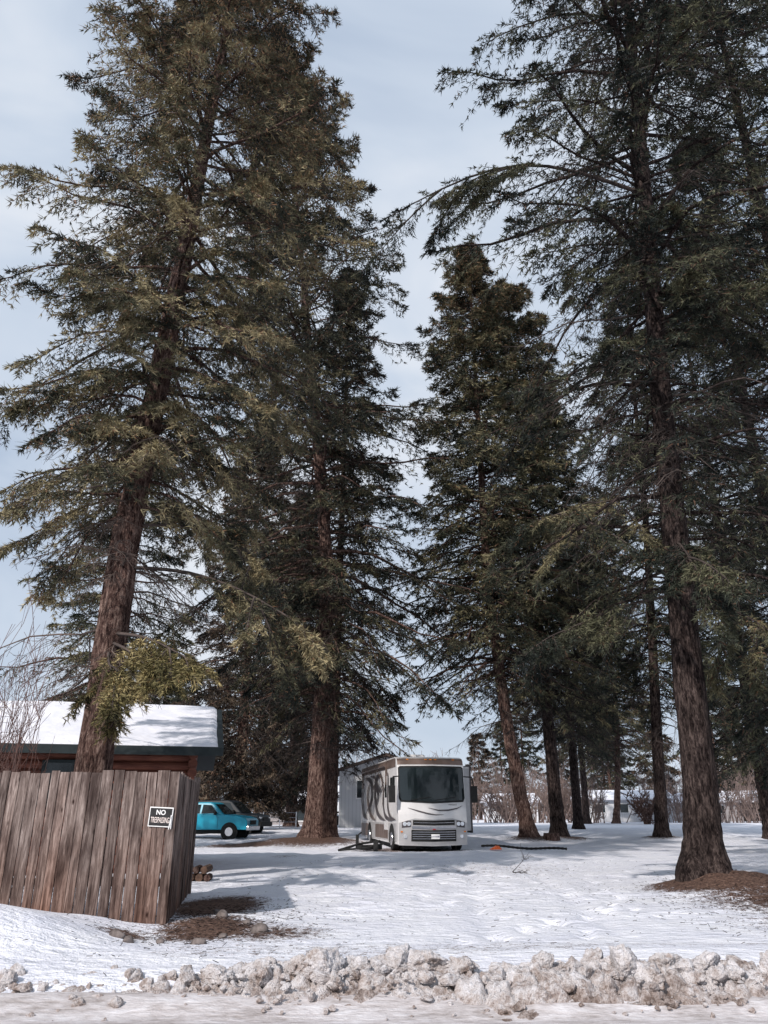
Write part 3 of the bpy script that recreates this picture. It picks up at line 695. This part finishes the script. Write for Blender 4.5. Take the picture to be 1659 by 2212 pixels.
# ---------------- motorhome ----------------
RVW=nmat('motorhome_white',(.58,.57,.57),(.72,.71,.71),.8,.25,spec=.5)
RVS=nmat('motorhome_silver',(.40,.395,.40),(.54,.53,.53),1.5,.28,metal=.25)
RVT=nmat('motorhome_bronze',(.12,.085,.07),(.19,.14,.12),1.5,.35,metal=.2)
RVG=nmat('motorhome_graphic',(.05,.044,.048),(.10,.085,.087),3,.35)
RUB=nmat('rubber',(.012,.012,.012),(.025,.025,.025),12,.85)
CHR=nmat('chrome_trim',(.5,.5,.52),(.65,.65,.67),4,.2,metal=.9)
AMB=nmat('amber_lens',(.7,.2,.02),(.8,.28,.04),8,.25)
LENS=nmat('clear_lens',(.55,.57,.6),(.75,.77,.8),10,.1,metal=.5)
REDM=nmat('red_badge',(.35,.02,.02),(.42,.03,.03),8,.3)
rv=thing('motorhome','white and bronze class A motorhome parked on the snow under firs','motorhome',(1.93,31.9,gz(1.75,34)-.02),(0,0,math.radians(10.5)))
HW=1.38; KX=HW/1.36
FZ=[.25,.45,1.05,1.35,1.75,3.12,3.36,3.46,3.52]; FY=[.06,0,-.05,-.02,.06,.22,.30,.44,.75]
def fy(x,z): return float(np.interp(z,FZ,FY))+.13*(abs(x)/HW)**4
zl=[.25,.35,.45,.7,1.05,1.2,1.35,1.55,1.75,2.2,2.65,3.12,3.36,3.46,3.52]
cx=[HW*math.sin(math.pi/2*t/8) for t in range(-8,9)]
vs=[];fs=[];K=len(zl)+2
for x in cx:
    for z in zl: vs.append((x,fy(x,z),z))
    vs.append((x,9.3,3.52)); vs.append((x,9.3,.35))
for i in range(len(cx)-1):
    for k in range(K):
        a=i*K+k;b_=i*K+(k+1)%K; fs.append((a,b_,b_+K,a+K))
fs.append(tuple(range(K))); fs.append(tuple((len(cx)-1)*K+k for k in range(K)))
mb=MB(); mb.add(vs,fs); body=mb.obj('body',RVW,rv,bevel=.035,seg=3)
def strip(name,pts,off,mat,parent=rv,rows=3):
    pts=[(x*KX,a,b2) for x,a,b2 in pts]
    dense=[]
    for (x0,a0,b0),(x1,a1,b1) in zip(pts[:-1],pts[1:]):
        m=max(1,int(abs(x1-x0)/.12))
        for j in range(m): t=j/m; dense.append((x0+(x1-x0)*t,a0+(a1-a0)*t,b0+(b1-b0)*t))
    dense.append(pts[-1]); vs=[];fs=[];R=rows+1
    for x,a,b2 in dense:
        for r in range(R):
            z=a+(b2-a)*r/rows; vs.append((x,fy(x,z)-off,z))
    n=len(dense)
    for i in range(n-1):
        for r in range(rows):
            p=i*R+r; fs.append((p,p+1,p+R+1,p+R))
    m0=len(vs)
    for x,a,b2 in dense: vs.append((x,fy(x,a)+.01,a)); vs.append((x,fy(x,b2)+.01,b2))
    for i in range(n-1):
        fs.append((i*R,(i+1)*R,m0+2*(i+1),m0+2*i)); fs.append((i*R+rows,(i+1)*R+rows,m0+2*(i+1)+1,m0+2*i+1))
    q=MB(); q.add(vs,fs); return q.obj(name,mat,parent,recalc=False,smooth=False)
strip('windshield_frame',[(-1.32,1.94,3.08),(-1.25,1.80,3.14),(0,1.74,3.16),(1.25,1.80,3.14),(1.32,1.94,3.08)],.012,RUB,rows=6)
strip('windshield',[(-1.28,1.99,3.04),(-1.21,1.86,3.08),(0,1.80,3.10),(1.21,1.86,3.08),(1.28,1.99,3.04)],.026,GLASS,rows=6)
strip('roof_cap',[(-1.34,3.20,3.49),(0,3.21,3.50),(1.34,3.20,3.49)],.014,RVT,rows=6)
strip('lower_fascia',[(-1.34,.27,1.04),(-.75,.27,1.20),(0,.27,1.16),(.75,.27,1.20),(1.34,.27,1.04)],.014,RVS,rows=8)
strip('swoosh_graphic',[(-1.0,1.58,1.585),(-.6,1.44,1.49),(-.2,1.34,1.39),(.1,1.31,1.34),(.4,1.34,1.345)],.02,RVG)
strip('swoosh_graphic',[(-.2,1.58,1.585),(.2,1.47,1.51),(.6,1.47,1.52),(.95,1.54,1.58),(1.2,1.66,1.665)],.02,RVG)
gr=strip('grille',[(-.82,.96,1.14),(0,.94,1.12),(.82,.96,1.14)],.024,RUB)
strip('grille_bar',[(-.78,1.04,1.055),(0,1.02,1.035),(.78,1.04,1.055)],.04,CHR,gr)
strip('grille_bar',[(-.86,.85,.93),(0,.82,.90),(.86,.85,.93)],.045,CHR,gr)
gr=strip('grille',[(-.88,.38,.79),(0,.36,.77),(.88,.38,.79)],.024,RUB)
for z in(.46,.54,.62,.70): strip('grille_bar',[(-.84,z,z+.022),(0,z-.01,z+.012),(.84,z,z+.022)],.036,CHR,gr)
strip('bumper',[(-1.34,.24,.36),(0,.20,.34),(1.34,.24,.36)],.04,RVS)
mb=MB(); yb=fy(0,.8)-.05; mb.box((0,yb-.005,.80),(.12,.02,.04)); mb.obj('badge',REDM,rv,bevel=.01)
mb=MB(); mb.box((.05,fy(0,.5)-.06,.54),(.34,.012,.17)); pl=mb.obj('licence_plate',WHITE,rv,bevel=.004)
text_obj('plate_text','5XYN080',.085,nmat('navy_ink',(.02,.03,.12),(.03,.04,.15),5,.5),pl,(.05,fy(0,.5)-.07,.54),(math.pi/2,0,0),ext=.001)
text_obj('nose_lettering','WINNEBAGO',.07,RVG,rv,(.80,fy(.80,1.72)-.03,1.695),(math.pi/2,0,0),ext=.003,sx=.8)
for sgn in(-1,1):
    hl=strip('headlight',[(sgn*.90,.90,1.12),(sgn*1.02,.88,1.12),(sgn*1.24,.86,1.06)],.026,RVG)
    for xx in(.99,1.15):
        q=MB(); yy_=fy(xx,1.0); q.cyl((sgn*xx,yy_-.045,1.0),(sgn*xx,yy_+.02,1.0),.078,n=20); q.obj('headlight_lens',LENS,hl,bevel=.01)
    q=MB(); yy_=fy(1.12,.55); q.cyl((sgn*1.12,yy_-.04,.55),(sgn*1.12,yy_+.03,.55),.075,n=20); q.obj('fog_light',LENS,rv,bevel=.01)
    q=MB(); q.box((sgn*1.26,fy(1.26,.72)-.03,.72),(.08,.03,.05)); q.obj('turn_signal',AMB,rv)
    q=MB(); q.tube([(sgn*1.34,.25,2.75),(sgn*1.61,-.02,2.72),(sgn*1.66,-.06,2.3)],.025); q.box((sgn*1.66,-.08,2.08),(.24,.13,.62)); q.obj('side_mirror',RUB,rv,bevel=.02)
for x in(-.95,-.2,0,.2,.95):
    q=MB(); q.box((x,fy(x,3.40)-.03,3.40),(.10,.05,.035)); q.obj('marker_light',AMB,rv,bevel=.01)
for x0,x1 in((-.9,-.05),(.1,.95)):
    q=MB(); q.tube([(x0,fy(x0,1.86)-.05,1.86),(x1,fy(x1,2.0)-.05,1.98)],.012,6); q.obj('wiper',RUB,rv)
SX=-HW-.004
def sbox(name,y0,y1,z0,z1,mat,off=.01,parent=rv):
    q=MB(); q.box((SX-off/2,(y0+y1)/2,(z0+z1)/2),(off,y1-y0,z1-z0)); return q.obj(name,mat,parent,bevel=.003)
sbox('lower_panel',.45,9.25,.36,1.02,RVS,.012)
for i,y in enumerate((2.2,3.2,4.2,7.1,8.2)):
    sbox('compartment_door',y,y+.92,.42,.95,RVT,.022)
wn=sbox('cab_window',.75,1.65,1.95,2.75,GLASS,.02)
dr=sbox('entry_door',2.15,2.95,.75,2.85,RVW,.028); sbox('door_window',2.35,2.75,2.0,2.6,GLASS,.036,dr)
sbox('roof_band',.6,9.25,3.12,3.46,RVT,.01)
def curve(pts,n=24):
    P=np.array(pts);t=np.linspace(0,1,len(P));tt=np.linspace(0,1,n)
    Q=np.stack([np.interp(tt,t,P[:,0]),np.interp(tt,t,P[:,1])],-1)
    for _ in range(6): Q[1:-1]=(Q[:-2]+2*Q[1:-1]+Q[2:])/4
    return Q
swk=[0]
def swirl(pts,w,mat):
    swk[0]+=1; xo=SX-.032-.003*swk[0]
    Q=curve(pts); T=np.gradient(Q,axis=0); Nn=np.stack([-T[:,1],T[:,0]],-1); Nn/=np.linalg.norm(Nn,axis=1)[:,None]
    k=np.sin(np.linspace(0.05,math.pi-.02,len(Q)))[:,None]**.8*w*.8
    vs=[(xo,a,b) for a,b in (Q+Nn*k)]+[(xo,a,b) for a,b in (Q-Nn*k)]
    n=len(Q); q=MB(); q.add(vs,[(i,i+1,n+i+1,n+i) for i in range(n-1)]); return q.obj('swirl_graphic',mat,rv,recalc=False)
swirl([(.5,1.15),(1.6,1.2),(2.3,1.6),(2.0,2.9),(2.4,3.02)],.12,RVG)
swirl([(1.2,1.1),(2.8,1.25),(3.3,2.0),(2.6,2.5)],.15,RVG)
swirl([(3.4,1.6),(3.0,2.2),(3.6,2.9),(4.4,3.0)],.10,RVT)
swirl([(2.6,1.1),(4.6,1.3),(5.4,2.2),(4.6,3.0),(3.9,2.8)],.19,RVG)
swirl([(4.9,1.7),(4.2,2.1),(4.9,2.5),(6.1,2.5)],.14,RVG)
swirl([(5.0,1.1),(6.4,1.3),(7.4,2.1),(6.4,2.9)],.16,RVT)
swirl([(7.4,1.4),(5.9,2.0),(6.1,2.8),(8.0,3.0)],.17,RVG)
swirl([(3.0,2.6),(4.0,2.2),(5.0,2.9),(6.4,3.0)],.10,RVG)
swirl([(7.2,1.15),(8.4,1.3),(9.0,2.1),(8.2,2.6)],.17,RVG)
q=MB(); q.cyl((SX-.09,2.4,3.28),(SX-.09,8.6,3.28),.06,n=14); q.box((SX-.05,2.4,2.9),(.06,.05,.8)); q.box((SX-.05,8.6,2.9),(.06,.05,.8)); q.obj('awning',RVT,rv)
for y in(3.2,6.0):
    q=MB(); q.box((0,y,3.64),(.7,.9,.24)); q.obj('roof_air_conditioner',RVW,rv,bevel=.05)
for sgn in(-1,1):
    for y in(1.35,6.7):
        q=MB()
        arc=[(y+.56*math.cos(t),.44+.56*math.sin(t)) for t in np.linspace(-.25,math.pi+.25,20)]
        q.prism(arc,sgn*(HW-.3),sgn*(HW+.016+.01),'x'); q.obj('wheel_arch',RUB,rv)
        q=MB(); q.cyl((sgn*(HW+.03),y,.44),(sgn*(HW-.28),y,.44),.43,n=28); w_=q.obj('wheel',RUB,rv,bevel=.04)
        q=MB(); q.cyl((sgn*(HW+.045),y,.44),(sgn*(HW-.0),y,.44),.25,.25,n=24); q.obj('rim',CHR,w_,bevel=.02)
q=MB(); q.box((HW+.22,3.2,1.95),(.46,4.4,2.45)); so=q.obj('slide_out',RVW,rv,bevel=.03)
q=MB(); q.box((HW+.22,.985,1.95),(.36,.02,2.3)); q.obj('slide_out_panel',RVS,so)
q=MB(); q.box((HW+.46,3.2,1.95),(.05,4.5,2.6)); q.obj('slide_out_flange',RVG,so)
q=MB(); q.box((HW-.1,3.2,.45),(.7,4.0,.5)); q.box((-HW+.5,4,.25),(.5,7.5,.3)); q.obj('chassis',RUB,rv)
for x in(-1.0,1.05):
    q=MB(); q.cyl((x,.75,.0),(x,.75,.4),.05); q.box((x,.75,.03),(.3,.3,.05)); q.obj('levelling_jack',RUB,rv)

# tow gear, hose
tb=thing('tow_bar','black folding tow bar resting on the snow beside the motorhome','tow bar',(-.3,32.3,gz(-.3,32.3)),(0,0,.1))
q=MB(); q.tube([(-1.5,-.6,.06),(-.7,-.1,.26),(.15,.2,.36)],.04); q.tube([(-1.5,-.6,.06),(-.4,-.5,.14),(.3,-.2,.28)],.035); q.tube([(-1.1,.5,.08),(-.7,-.1,.26),(-.2,.4,.08)],.035)
q.box((-.3,-.1,.14),(.9,.5,.16),rz=.4)
q.obj('frame',RUB,tb)
q=MB(); q.cyl((-.15,-.5,.2),(.02,-.5,.2),.2,n=20); q.obj('wheel',RUB,tb,bevel=.03)
q=MB(); q.box((-.75,-.05,.40),(.12,.1,.4)); q.cyl((-.75,-.05,.55),(-.6,-.2,.68),.03); q.obj('jack',RUB,tb,bevel=.02)
ho=thing('sewer_hose','black corrugated hose lying on the snow beside the motorhome','hose',(3.9,33.2,gz(4.5,33)+.06))
q=MB(); pts=[(t*3.2,.2*math.sin(t*6)-.9*t,.03*math.sin(t*9)+.08*(1-t)) for t in np.linspace(0,1,40)]
for i,(a,b_) in enumerate(zip(pts[:-1],pts[1:])): q.cyl(a,b_,.05 if i%2 else .038,.038 if i%2 else .05,8)
q.obj('tube',RUB,ho)
wc=thing('wheel_chock','orange red plastic wheel chock beside the hose','chock',(4.35,32.3,gz(4.35,32.3)+.05),(0,0,.1))
q=MB(); q.prism([(-.24,0),(.24,0),(.12,.13),(.02,.14)],-.09,.09,'y'); q.obj('chock_body',ORANGE,wc,bevel=.01)
st=thing('tree_stump','low sawn tree stump beside the leaning firs','stump',(7.95,39.2,gz(7.95,39.2)-.05))
q=MB(); q.cyl((0,0,0),(0,0,.35),.42,.36,18); q.obj('stump_wood',BARK,st,bevel=.02)

# ---------------- vehicles ----------------
def vehicle(name,label,cat,x,y,rz,paint,bodyp,cabp,winp,L,wheels,W=1.74,r=.36):
    e=thing(name,label,cat,(x,y,gz(x,y)-.02),(0,0,rz))
    q=MB(); q.prism(bodyp,-W/2,W/2,'y'); q.obj('body',paint,e,bevel=.09,seg=4)
    q=MB(); n=len(cabp); zb=min(p[1] for p in cabp)-.03; zt=max(p[1] for p in cabp)
    vs=[]
    for sgn in(-1,1):
        for px,pz in cabp:
            k=(pz-zb)/(zt-zb); vs.append((px,sgn*(W/2-.03-.17*k),pz))
    q.add(vs,[(i,(i+1)%n,n+(i+1)%n,n+i) for i in range(n)]+[tuple(range(n)),tuple(range(n,2*n))]); q.obj('cab',paint,e,bevel=.06,seg=3)
    for poly in winp:
        q=MB(); m=len(poly); vs=[]
        for sgn in(-1,1):
            for px,pz in poly:
                k=(pz-zb)/(zt-zb); vs.append((px,sgn*(W/2-.03-.17*k+.006),pz))
        q.add(vs,[tuple(range(m)),tuple(range(m,2*m))]+[(i,(i+1)%m,m+(i+1)%m,m+i) for i in range(m)]); q.obj('side_window',GLASS,e)
    a=cabp[0];b_=cabp[1]
    ka=(a[1]+.04-zb)/(zt-zb);kb=(b_[1]-.04-zb)/(zt-zb)
    off=.02
    q=MB(); q.add([(a[0]-.03+off,-(W/2-.14-.17*ka),a[1]+.05),(a[0]-.03+off,(W/2-.14-.17*ka),a[1]+.05),(b_[0]+.04+off,(W/2-.12-.17*kb),b_[1]-.03),(b_[0]+.04+off,-(W/2-.12-.17*kb),b_[1]-.03)],[(0,1,2,3)]); q.obj('windshield',GLASS,e,recalc=False)
    for wx in wheels:
        for sgn in(-1,1):
            q=MB(); q.cyl((wx,sgn*(W/2-.04),r),(wx,sgn*(W/2+.012),r),r+.07,n=26); q.obj('wheel_arch',RUB,e)
            q=MB(); q.cyl((wx,sgn*(W/2-.2),r),(wx,sgn*(W/2+.03),r),r,n=26); w_=q.obj('wheel',RUB,e,bevel=.03)
            q=MB(); q.cyl((wx,sgn*(W/2),r),(wx,sgn*(W/2+.045),r),r*.6,r*.55,n=20); q.obj('rim',CHR,w_)
    for sgn in(-1,1):
        q=MB(); q.box((-.10,sgn*(W/2-.22),.80),(.16,.36,.17)); q.obj('headlight',LENS,e,bevel=.02)
        q=MB(); q.box((cabp[0][0]-.42,sgn*(W/2+.1),cabp[0][1]+.08),(.10,.2,.15)); q.obj('side_mirror',RUB,e,bevel=.02)
        q=MB(); q.box((cabp[-1][0]+.25,sgn*(W/2+.005),.93),(.16,.02,.03)); q.obj('door_handle',RUB,e)
        for dx in (cabp[0][0]-.30,cabp[-1][0]+.12):
            q=MB(); q.box((dx,sgn*(W/2+.0005),.76),(.012,.006,.56)); q.obj('door_seam',RUB,e)
    q=MB(); q.box((.02,0,.52),(.16,W-.04,.2)); q.obj('bumper',CHR if name=='pickup_truck' else RUB,e,bevel=.03)
    q=MB(); q.box((.0,0,.78),(.05,W-.9,.2)); q.obj('grille',RUB,e,bevel=.01)
    q=MB(); q.box((-L/2,0,.36),(L*.6,W-.5,.16)); q.obj('chassis',RUB,e)
    return e
TEAL=nmat('teal_paint',(.0,.26,.39),(.005,.31,.45),1.5,.35,spec=.5)
DARKP=nmat('dark_paint',(.008,.012,.017),(.014,.02,.027),1.5,.5,spec=.25)
tk=vehicle('pickup_truck','bright teal pickup truck parked on snow beside the log house','truck',-6.55,41.0,math.radians(-10),TEAL,
  [(-.02,.45),(0,.84),(-.10,.98),(-.5,1.08),(-1.3,1.15),(-3.15,1.15),(-3.2,1.10),(-4.95,1.12),(-5.0,.45)],
  [(-1.22,1.12),(-1.85,1.66),(-2.05,1.72),(-3.0,1.71),(-3.12,1.12)],[[(-1.58,1.21),(-1.95,1.58),(-2.40,1.61),(-2.43,1.19)],[(-2.52,1.19),(-2.50,1.61),(-2.88,1.60),(-2.93,1.19)]],5,(-.90,-3.95))
vehicle('parked_car','dark sport utility car parked behind the teal pickup','car',-6.5,45.0,math.radians(-12),DARKP,
  [(-.02,.40),(0,.80),(-.12,.98),(-1.2,1.10),(-4.4,1.12),(-4.5,.40)],
  [(-1.1,1.08),(-1.75,1.66),(-2.0,1.74),(-4.1,1.72),(-4.42,1.08)],[[(-1.5,1.14),(-1.85,1.60),(-2.6,1.64),(-2.62,1.12)],[(-2.7,1.12),(-2.68,1.64),(-3.9,1.62),(-4.1,1.14)]],4.5,(-.85,-3.55),r=.35)
vehicle('parked_car','small dark car parked beside the white house','car',-4.6,68,math.radians(-80),DARKP,
  [(-.02,.40),(0,.75),(-.12,.88),(-1.2,.98),(-4.2,1.0),(-4.3,.40)],
  [(-1.1,.96),(-1.75,1.4),(-2.0,1.46),(-3.4,1.44),(-3.9,.98)],[[(-1.5,1.02),(-1.85,1.36),(-2.6,1.38),(-2.62,1.0)],[(-2.7,1.0),(-2.68,1.38),(-3.3,1.36),(-3.5,1.02)]],4.3,(-.8,-3.4),r=.32)
gt=thing('metal_gate','grey tubular farm gate standing in the snow','gate',(-7.0,55,gz(-7.0,55)),(0,0,.05))
q=MB()
for z in(.15,.42,.7,1.0): q.cyl((-1.1,0,z),(1.1,0,z),.025,n=8)
for x in(-1.1,0,1.1): q.cyl((x,0,-.1),(x,0,1.05),.03,n=8)
q.obj('gate_frame',CHR,gt)

# ---------------- sky / sun / camera ----------------
w=bpy.data.worlds.new('World'); scene.world=w; w.use_nodes=True; nt=w.node_tree; bg=nt.nodes['Background']
sky=nt.nodes.new('ShaderNodeTexSky'); sky.sky_type='NISHITA'; sky.sun_disc=False
EL=math.radians(36); AZ=math.radians(-146)
sky.sun_elevation=EL; sky.sun_rotation=AZ; sky.air_density=1.2; sky.dust_density=2.0
tc=nt.nodes.new('ShaderNodeTexCoord'); mp=nt.nodes.new('ShaderNodeMapping'); mp.inputs['Scale'].default_value=(1,1,2.0); mp.inputs['Rotation'].default_value=(0,.5,.3)
nt.links.new(tc.outputs['Generated'],mp.inputs[0])
n=noise(nt,mp.outputs[0],2.2,5,.5,.4)
f=ramp(nt,n,[(.30,(.84,)*3),(.60,(.98,)*3)])
cl=ramp(nt,n,[(.34,(4.9,5.9,7.5)),(.5,(6.4,7.25,8.5)),(.66,(8.1,8.5,9.2))])
c=mixc(nt,f,sky.outputs[0],cl)
nt.links.new(c,bg.inputs['Color']); bg.inputs['Strength'].default_value=.10
sd=Vector((math.sin(AZ)*math.cos(EL),math.cos(AZ)*math.cos(EL),math.sin(EL)))
sl=bpy.data.lights.new('sun','SUN'); sl.energy=4.2; sl.angle=math.radians(1.0); sl.color=(1,.92,.85)
so=bpy.data.objects.new('sun',sl); COL.objects.link(so); so.rotation_euler=sd.to_track_quat('Z','Y').to_euler(); so.location=(0,0,50)
cam=bpy.data.cameras.new('camera'); co=bpy.data.objects.new('camera',cam); COL.objects.link(co)
cam.sensor_fit='VERTICAL'; cam.sensor_height=36; cam.lens=18/(1106/1640)
cam.clip_end=4000; co.location=(0,0,1.35); co.rotation_euler=(math.pi/2+TH,0,0)
scene.camera=co
scene.view_settings.view_transform='Standard'; scene.view_settings.look='None'; scene.view_settings.exposure=0
